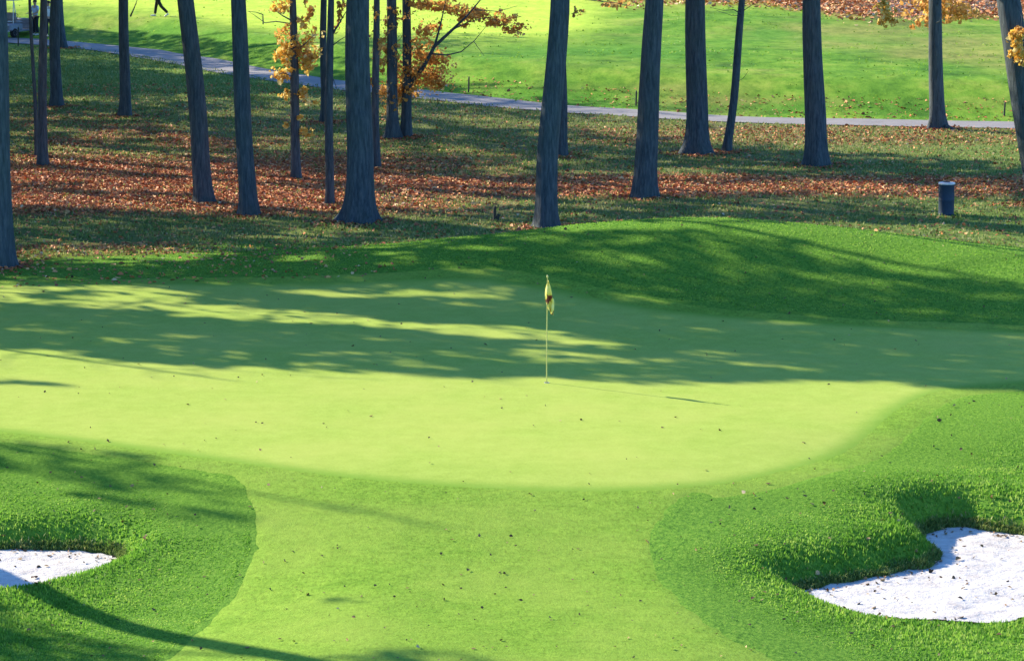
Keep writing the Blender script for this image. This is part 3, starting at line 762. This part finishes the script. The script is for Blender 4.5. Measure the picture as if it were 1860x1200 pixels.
# ------------------------------------------------------------------ grass blades
def blades(name, x, y, h, w, mat, lean=.5, tint=None, lift=0):
    n = len(x); z = height(x, y) - .01 + lift; a = rng.uniform(0, 2*math.pi, n); l = rng.uniform(.1, 1, n)*lean*h
    hh = h*rng.uniform(.6, 1.25, n); b = a + math.pi/2 + rng.normal(0, .4, n); ww = w*rng.uniform(.6, 1.2, n)/2
    dx, dy = np.cos(a)*l, np.sin(a)*l; bx, by = np.cos(b)*ww, np.sin(b)*ww
    V = np.stack([np.stack([x-bx, y-by, z], 1), np.stack([x+bx, y+by, z], 1), np.stack([x+dx*.4+bx*.8, y+dy*.4+by*.8, z+hh*.6], 1),
                  np.stack([x+dx*.4-bx*.8, y+dy*.4-by*.8, z+hh*.6], 1), np.stack([x+dx, y+dy, z+hh], 1)], 1).reshape(-1, 3)
    q = np.arange(n)[:, None]*5
    t = rng.uniform(0, 1, n) if tint is None else tint
    o = npmesh(name, V, [q+np.array([[0, 1, 2, 3]]), q+np.array([[3, 2, 4]])], mat, None, {'tint': np.repeat(t, 5)}, smooth=False)
    o['kind'] = 'stuff'; return o
def PYw(x, y): return to_px(x, y, 0)[1] + 0*x
def rough_d(x, y, px, py):
    out = (sdist(APRON, x, y) < 0)*(sdist(BR, x, y) < -.01)*(sdist(BL, x, y) < -.01)
    return out*1.0
x, y = scatter(330000, -12, 12, 43, 64, rough_d)
gap = -sdist(APRON, x, y); hgt = (.25+.75*sstep(0, 3.2, gap)*1.0 + .45*(x < 0)*(y < 53))*.032 + sstep(.3, 3, gap)*.022*np.clip(vnoise(x*.9, y*.9, 51, 3)+.3, 0, 1) + .05*np.exp(-np.abs(sdist(BR, x, y)+.5)/.7) + .03*np.exp(-np.abs(sdist(BL, x, y)+.3)/.4)
hgt = hgt + .012*(gap < .14)*(x < 0)*(y < 54)
tn = np.clip(.40 + .55*vnoise(x*3.2, y*3.2, 52, 4) + .3*vnoise(x*.7, y*.9, 53, 3) + rng.normal(0, .2, len(x)), 0, 1)
o = blades('rough_grass', x, y, hgt, .028, M_blade, .7, tn); tag(o, 'longer rough grass on the banks round the two bunkers', 'grass')
for P, n_ in ((BR, 12000), (BL, 6000)):
    p = np.array(P); i_ = rng.integers(0, len(p), n_); t_ = rng.uniform(0, 1, n_)[:, None]; q = p[i_]*(1-t_) + p[(i_+1) % len(p)]*t_ + rng.normal(0, .05, (n_, 2))
    sd = sdist(P, q[:, 0], q[:, 1]); up_ = sdist(P, q[:, 0], q[:, 1]) - sdist(P, q[:, 0], q[:, 1]+.06); q = q[(sd < .05) & (sd > -.22) & (up_ > .005)]
    tn = np.clip(.35 + .5*vnoise(q[:, 0]*3, q[:, 1]*3, 55, 3) + rng.normal(0, .2, len(q)), 0, 1)
    o = blades('lip_grass', q[:, 0], q[:, 1], .085 + 0*tn, .03, M_wblade, 1.0, tn, .03); tag(o, 'coarse olive turf hanging over the edge of the %s sand bunker' % ('right' if P is BR else 'left'), 'grass')
x, y = scatter(210000, -24, 20, 80, 156, lambda x, y, px, py: (y < path_y(x) - 1.3)*(PYw(x, y) < 470)*(base_h(x, y) < .6)*np.clip(.75+.6*vnoise(x*.5, y*.5, 61, 3), .1, 1)*(1-.8*litter_px(px, py)))
tn = np.clip(.5 + .4*vnoise(x*1.1, y*1.1, 62, 3) + rng.normal(0, .2, len(x)), 0, 1)
o = blades('wood_grass', x, y, .09+0*x, .05, M_wblade, .8, tn); tag(o, 'thin uncut grass on the floor of the wood', 'grass')

x, y = scatter(190000, -19, 19, 62, 92, lambda x, y, px, py: (sdist(APRON, x, y) < -.1)*sstep(.02, .25, base_h(x, y)+.03))
tn = np.clip(.5 + .4*vnoise(x*1.5, y*1.5, 63, 3) + rng.normal(0, .18, len(x)), 0, 1)
o = blades('mound_grass', x, y, .035+0*x, .035, M_blade, .8, tn); tag(o, 'short thick grass on the mound behind the green', 'grass')
x, y = scatter(26000, -36, 36, 116, 200, lambda x, y, px, py: (y > path_y(x)+1.4)*np.clip(.1+1.6*vnoise(x*.25, y*.5, 71, 4), .03, 1))
tn = np.clip(.35 + .4*vnoise(x*.4, y*.6, 72, 3) + rng.normal(0, .2, len(x)), 0, 1)
o = blades('field_grass', x, y, .07+0*x, .10, M_fblade, .9, tn); tag(o, 'tufty grass of the far sunlit field', 'grass')

# ------------------------------------------------------------------ flagstick and cup
M_pole = simple('flagstick_yellow', (.72,.66,.22), .35)
M_white = simple('white_paint', (.78,.78,.76), .4)
fx, fy, fz = ground_at(993, 696); fz += .016
t = empty('flagstick', (fx, fy, fz), 'thin pale yellow flagstick with a limp flag standing in the hole', 'flagstick')
mb = MB(); mb.tube([(0,0,-.1),(0,0,.9),(.008,0,1.6),(.012,0,2.17)], [.012,.0115,.010,.008], 10); mb.build('pole', M_pole, t)
mb = MB(); mb.lathe([(.004,2.165),(.016,2.17),(.02,2.19),(.013,2.215),(.003,2.225)], (.012,0,0), n=12); mb.build('finial', M_pole, t)
m, nt, N, L, bs = material('flag_cloth')
v = N.new('ShaderNodeTexVoronoi'); v.inputs['Scale'].default_value = 6.5
tc = N.new('ShaderNodeTexCoord'); L.new(tc.outputs['Object'], v.inputs['Vector'])
L.new(ramp(nt, v.outputs['Distance'], [(.0, (.9,.84,.35)), (.60, (.85,.70,.12)), (.66, (.24,.05,.02)), (.8, (.15,.03,.02))]), bs.inputs['Base Color'])
bs.inputs['Roughness'].default_value = .8
# folded, hanging cloth: a sheet gathered beside the pole
nu, nv = 28, 22; V = []; Fc = []
for j in range(nv+1):
    vv = j/nv; zt_ = 2.10 - .60*vv; wid = .03 + .055*math.sin(math.pi*min(1, vv*1.05))**.8 + .04*vv
    for i in range(nu+1):
        u = i/nu
        xx = .012 + u*wid*(1 if vv > .5 else .75) - .06*math.sin(vv*math.pi*1.15)*(1-u)*.9*(vv > .1) + .05*u*vv
        yy = .035*math.sin(u*11+vv*3.0)*(.3+vv) + .02*math.sin(vv*9+u*3)
        V.append((xx, yy, zt_ - .12*u*vv + .015*math.sin(u*9)))
for j in range(nv):
    for i in range(nu): a = j*(nu+1)+i; Fc.append((a, a+1, a+nu+2, a+nu+1))
fo = npmesh('flag', V, Fc, m, t, loc=True); so_ = fo.modifiers.new('thick', 'SOLIDIFY'); so_.thickness = .004
cup = MB(); cup.lathe([(.054,-.005),(.058,.004),(.054,.006),(.051,-.0),(.051,-.02)], (0,0,0), n=28)
c_ = empty('golf_hole', (fx, fy, fz), 'small round hole in the green at the foot of the flagstick', 'golf hole')
cup.build('cup_rim', M_white, c_)
M_dark = simple('recess_shade_eye_dark', (.015,.013,.010), .9)  # near-black for the eyes and for painted shade in hole and bin mouth
mb = MB(); mb.lathe([(.052,.0),(.052,.0035)], (0,0,0), n=28); mb.build('hole', M_dark, c_)  # solid dark disc stands in for the shade inside the cup

# ------------------------------------------------------------------ litter bin
x, y, z = ground_at(1718.5, 390)
t = empty('litter_bin', (x, y, z), 'dark blue cylindrical litter bin with a pale lid standing behind the mound', 'litter bin')
M_navy = simple('bin_navy', (.009,.034,.075), .6); M_lid = simple('lid_pale', (.62,.62,.64), .35)
mb = MB(); mb.lathe([(.215,-.05),(.222,.0),(.228,.02),(.222,.05),(.226,.42),(.232,.44),(.226,.46),(.228,.84),(.236,.86),(.236,.89),(.2,.90)], (0,0,0), n=36); mb.build('body', M_navy, t)
mb = MB(); mb.lathe([(.242,.885),(.246,.90),(.240,.925),(.15,.945),(.145,.935),(.10,.93)], (0,0,0), n=36); ld = mb.build('lid', M_lid, t)
mb = MB(); mb.lathe([(.10,.925),(.10,.948)], (0,0,0), n=24); mb.build('opening', M_dark, ld)  # dark plug, the shade of the bin mouth put in as colour
for a in (R(200), R(340)):
    mb = MB(); mb.tube([(.23*math.cos(a), .23*math.sin(a), .66), (.262*math.cos(a), .262*math.sin(a), .67), (.262*math.cos(a), .262*math.sin(a), .76), (.23*math.cos(a), .23*math.sin(a), .77)], [.009]*4, 6)
    mb.build('handle', M_navy, t)

# ------------------------------------------------------------------ stakes
M_stake = simple('stake_wood', (.035,.040,.035), .8)
for px, py, hpx, lab in ((851,168,28,'short dark stake beside the path left of the middle'), (1155,192,26,'short dark stake on the far side of the path near a leaning trunk'),
                         (1824,211,24,'short dark stake beside the path at the right edge'), (33,84,34,'dark post in front of the golf cart'),
                         (898,402,27,'dark stake in the shaded grass just left of the trunk by the mound')):
    x, y, z = ground_at(px, py); s = (y*CP+CAM_H*SP)/F_PX; hh = hpx*s
    mb = MB(); w = .028 if px != 898 else .035
    mb.box((0,0,hh/2-.1), (w*2, w*2, hh+.2-.05), bev=.008)
    mb.add([(-w,-w,hh-.025),(w,-w,hh-.025),(w,w,hh-.025),(-w,w,hh-.025),(0,0,hh+.05)], [(0,1,4),(1,2,4),(2,3,4),(3,0,4)])
    if px == 898:
        mb.box((.09,0,.10), (.10,.05,.22), Matrix.Rotation(.35, 3, 'Y'), .01)
    o = mb.build('stake', M_stake, None, smooth=False); o.location = (x, y, z); o.rotation_euler = (0, R(2), R(20))
    tag(o, lab, 'stake', 'marker stakes')

# ------------------------------------------------------------------ people
M_skin = simple('skin', (.50,.30,.21), .55); M_hair = simple('hair_brown', (.06,.04,.025), .8)
M_navyc = simple('navy_cloth', (.018,.028,.05), .85); M_black = simple('black_cloth', (.012,.013,.016), .85)
M_bluec = simple('pale_blue_cloth', (.48,.60,.82), .8); M_whitec = simple('white_cloth', (.74,.76,.80), .8); M_shoe = simple('shoe_white', (.7,.7,.68), .5)
M_redc = simple('grey_cloth', (.16,.17,.19), .8)
def skin(name, J, E, mat, parent, sub=2):
    """J: name -> (pos, radius); E: list of joint-name pairs"""
    keys = list(J); me = bpy.data.meshes.new(name)
    me.from_pydata([J[k][0] for k in keys], [(keys.index(a), keys.index(b)) for a, b in E], [])
    o = bpy.data.objects.new(name, me); COL.objects.link(o); o.parent = parent
    md = o.modifiers.new('skin', 'SKIN'); md.use_smooth_shade = True
    for i, k in enumerate(keys):
        r_ = J[k][1]; sv = me.skin_vertices[0].data[i]; sv.radius = r_ if isinstance(r_, tuple) else (r_, r_); sv.use_root = (i == 0)
    ss = o.modifiers.new('sub', 'SUBSURF'); ss.levels = sub; ss.render_levels = sub
    me.materials.append(mat); return o
def person(loc, yaw, label, top, bottom, legs, arms, lean=0.0):
    """faces -Y before yaw; legs: for L,R hip->knee->ankle offsets; arms the same"""
    t = empty('person', loc, label, 'person'); t.rotation_euler = (0, 0, yaw)
    hipz = .93; sh = Vector((0, -lean, 1.44)); neck = Vector((0, -lean*1.05, 1.52)); head = Vector((0, -lean*1.15-.015, 1.64))
    J = {'pelvis': ((0,0,hipz), (.13,.10)), 'waist': ((0,-lean*.4,1.10), (.12,.09)), 'chest': ((0,-lean*.8,1.32), (.15,.11)), 'neck': (neck, .055),
         'head0': (head-Vector((0,0,.05)), (.07,.08)), 'head1': (head+Vector((0,0,.06)), (.075,.09))}
    E = [('pelvis','waist'),('waist','chest'),('chest','neck'),('neck','head0'),('head0','head1')]
    tro = {'pelvis': ((0,0,hipz+.04), (.155,.12))}; tE = []
    shi = {'chest': ((0,-lean*.8,1.34), (.175,.135)), 'waist': ((0,-lean*.35,1.10), (.15,.12)), 'hem': ((0,-lean*.1,.93), (.165,.13)), 'collar': ((0,-lean,1.47), (.075,.07))}
    sE = [('chest','waist'),('waist','hem'),('chest','collar')]
    for sd, nm in ((-1,'l'), (1,'r')):
        (kx,ky,kz), (ax,ay,az), toe = legs[nm]; hip = (sd*.09, 0, hipz-.05)
        knee = (sd*.09+kx, ky, kz); ank = (sd*.09+ax, ay, az)
        J['hip'+nm] = (hip, .095); J['knee'+nm] = (knee, .06); J['ank'+nm] = (ank, .042)
        E += [('pelvis','hip'+nm),('hip'+nm,'knee'+nm),('knee'+nm,'ank'+nm)]
        tro['hip'+nm] = (hip, .115); tro['knee'+nm] = (knee, .085); tro['cuff'+nm] = ((ank[0], ank[1], ank[2]+.02), .075)
        tE += [('pelvis','hip'+nm),('hip'+nm,'knee'+nm),('knee'+nm,'cuff'+nm)]
        mb = MB(); d = Vector((toe[0], toe[1], toe[2]))
        a = Vector(ank); heel = a - Vector((d.x, d.y, 0)).normalized()*.05 + Vector((0,0,-.055)) 
        pts = [heel, a+Vector((0,0,-.045)), a+d*.10+Vector((0,0,-.05)), a+d*.19+Vector((0,0,-.058)), a+d*.235+Vector((0,0,-.062))]
        mb.tube(pts, [.032,.045,.043,.036,.018], 10); mb.build('shoe', M_shoe, t)
        (ex,ey,ez), (wx,wy,wz) = arms[nm]; s0 = (sd*.19, -lean, 1.42)
        el = (sd*.19+ex, ey-lean, ez); wr = (sd*.19+wx, wy-lean, wz)
        J['sh'+nm] = (s0, .055); J['el'+nm] = (el, .04); J['wr'+nm] = (wr, .028)
        hd = (Vector(wr)-Vector(el)).normalized()
        J['palm'+nm] = (Vector(wr)+hd*.07, (.038,.018))
        E += [('chest','sh'+nm),('sh'+nm,'el'+nm),('el'+nm,'wr'+nm),('wr'+nm,'palm'+nm)]
        side = hd.cross(Vector((0,1,0))).normalized()
        for q in range(4):
            b0 = Vector(wr)+hd*.085+side*(q-1.5)*.019; l_ = (.068,.078,.072,.055)[q]
            J['f%d%s' % (q, nm)] = (b0+hd*.02, .009); J['g%d%s' % (q, nm)] = (b0+hd*l_*.6+Vector((0,-.008,0)), .0085); J['h%d%s' % (q, nm)] = (b0+hd*l_+Vector((0,-.02,0)), .007)
            E += [('palm'+nm,'f%d%s' % (q, nm)),('f%d%s' % (q, nm),'g%d%s' % (q, nm)),('g%d%s' % (q, nm),'h%d%s' % (q, nm))]
        J['t0'+nm] = (Vector(wr)+hd*.04-side*.04, .011); J['t1'+nm] = (Vector(wr)+hd*.075-side*.055, .009)
        E += [('wr'+nm,'t0'+nm),('t0'+nm,'t1'+nm)]
        shi['s'+nm] = (s0, .07); shi['u'+nm] = (tuple(Vector(s0).lerp(Vector(el), .75)), .062)
        sE += [('chest','s'+nm),('s'+nm,'u'+nm)]
    J['nose'] = (head+Vector((0,-.105,-.005)), .014); E.append(('head0','nose'))
    for sd in (-1, 1): J['ear%d' % sd] = (head+Vector((sd*.082,.01,0)), .014); E.append(('head0','ear%d' % sd))
    skin('body', J, E, M_skin, t); skin('trousers', tro, tE, bottom, t); skin('shirt', shi, sE, top, t)
    mb = MB(); mb.lathe([(.095,-.01),(.101,.03),(.092,.08),(.06,.115),(.01,.125)], (head.x, head.y+.012, head.z+.015), n=16)
    mb.build('hair', M_hair, t)
    for sd in (-1, 1):
        mb = MB(); mb.lathe([(.002,-.008),(.009,-.004),(.009,.004),(.002,.008)], (head.x+sd*.03, head.y-.088, head.z+.015), n=8); mb.build('eye', M_dark, t)
    return t
stand = {'l': ((-.01,-.01,.50), (-.01,.0,.085), (-.1,-1,0)), 'r': ((.02,-.02,.50), (.04,.02,.085), (.15,-1,0))}
down = {'l': ((-.06,.03,1.14), (-.05,-.08,.90)), 'r': ((.06,.03,1.14), (.06,-.10,.90))}
# walker: body turned to the left of the picture, trailing leg out behind
x, y, z = ground_at(287, 30)
walk = {'l': ((0,-.10,.50), (0,-.16,.085), (0,-1,0)), 'r': ((0,.16,.52), (0,.50,.16), (0,-.75,-.45))}
swing = {'l': ((-.05,.16,1.18), (-.04,.16,.93)), 'r': ((.05,-.14,1.18), (.03,-.34,1.02))}
person((x, y, z), R(-90), 'walking golfer in dark trousers and white shoes out on the bright far fairway', M_redc, M_black, walk, swing, .04)
x, y, z = ground_at(89, 66)
person((x, y, z), R(25), 'person in a white shirt and navy trousers standing at the path between two trunks', M_whitec, M_navyc, stand, down)
x, y, z = ground_at(65, 64)
person((x, y, z), R(-40), 'person in a pale blue shirt standing beside the golf cart, half hidden by a trunk', M_bluec, M_navyc, stand, {'l': ((-.05,-.06,1.15), (-.04,-.28,1.10)), 'r': ((.05,-.04,1.15), (-.02,-.26,1.08))})

# ------------------------------------------------------------------ golf cart
M_cart = simple('cart_paint', (.26,.29,.36), .35); M_seat = simple('cart_seat', (.30,.29,.31), .6); M_tyre = simple('tyre', (.02,.02,.022), .85)
M_chrome = simple('bright_metal', (.72,.74,.78), .3, .3)
x, y, z = ground_at(28, 66)
ct = empty('golf_cart', (x, y, z), 'grey blue golf cart with white roof posts parked on the path behind the left trunks', 'golf cart'); ct.rotation_euler = (0, 0, R(62))
# built along X (front = +X), 2.4 m long, 1.2 m wide
mb = MB(); mb.box((-.62,0,.50), (1.05,1.14,.38), bev=.07); mb.box((.10,0,.30), (1.3,1.10,.10), bev=.03); mb.box((.88,0,.45), (.50,1.06,.36), bev=.10)
mb.box((.72,0,.70), (.14,1.02,.34), Matrix.Rotation(R(-15), 3, 'Y'), .04); mb.build('body', M_cart, ct)
mb = MB(); mb.box((-.30,0,.74), (.50,1.06,.12), bev=.05); mb.build('seat', M_seat, ct)
mb = MB(); mb.box((-.58,0,1.02), (.10,1.06,.40), Matrix.Rotation(R(-10), 3, 'Y'), .045); mb.build('backrest', M_seat, ct)
mb = MB(); mb.box((-.05,0,1.86), (1.75,1.16,.07), bev=.03); mb.build('roof', M_white, ct)
for sy in (-1, 1):
    mb = MB(); mb.tube([(-.82,sy*.5,.66),(-.80,sy*.5,1.3),(-.74,sy*.5,1.85)], [.024]*3, 8); mb.build('roof_post', M_white, ct)
    mb = MB(); mb.tube([(.78,sy*.5,.80),(.66,sy*.5,1.4),(.56,sy*.5,1.85)], [.024]*3, 8); mb.build('roof_post', M_white, ct)
    mb = MB(); mb.lathe([(.04,0),(.06,.02),(.05,.035)], (1.11,sy*.36,.52), 'x', 12); mb.build('headlight', M_white, ct)
mb = MB(); mb.box((-1.22,0,.33), (.07,1.10,.08), bev=.02); mb.build('bumper', M_chrome, ct)
mb = MB(); mb.box((-1.0,0,.62), (.34,.96,.05), bev=.02); mb.tube([(-.85,-.45,.8),(-1.15,-.45,.80),(-1.15,.45,.80),(-.85,.45,.8)], [.018]*4, 8); mb.build('bag_rack', M_chrome, ct)
mb = MB(); mb.tube([(.62,.28,.72),(.40,.28,.98)], [.018,.018], 8)
mb.tube([(.40+.09*math.sin(a)*.6, .28+.17*math.cos(a), .98+.17*math.sin(a)*.8) for a in np.linspace(0, 2*math.pi, 17)], [.014]*17, 6); mb.build('steering_wheel', M_tyre, ct)
for sx in (-.78, .80):
    for sy in (-1, 1):
        w_ = empty('wheel', (sx, sy*.50, .23), None, None); w_.parent = ct; w_.rotation_euler = (0, 0, R(90))
        mb = MB(); mb.lathe([(.13,-.09),(.20,-.10),(.228,-.07),(.232,0),(.228,.07),(.20,.10),(.13,.09)], (0,0,0), 'x', 24); mb.build('tyre', M_tyre, w_)
        mb = MB(); mb.lathe([(.03,-.085),(.12,-.075),(.132,-.094),(.136,0),(.132,.094),(.12,.075),(.03,.085)], (0,0,0), 'x', 20); mb.build('rim', M_chrome, w_)
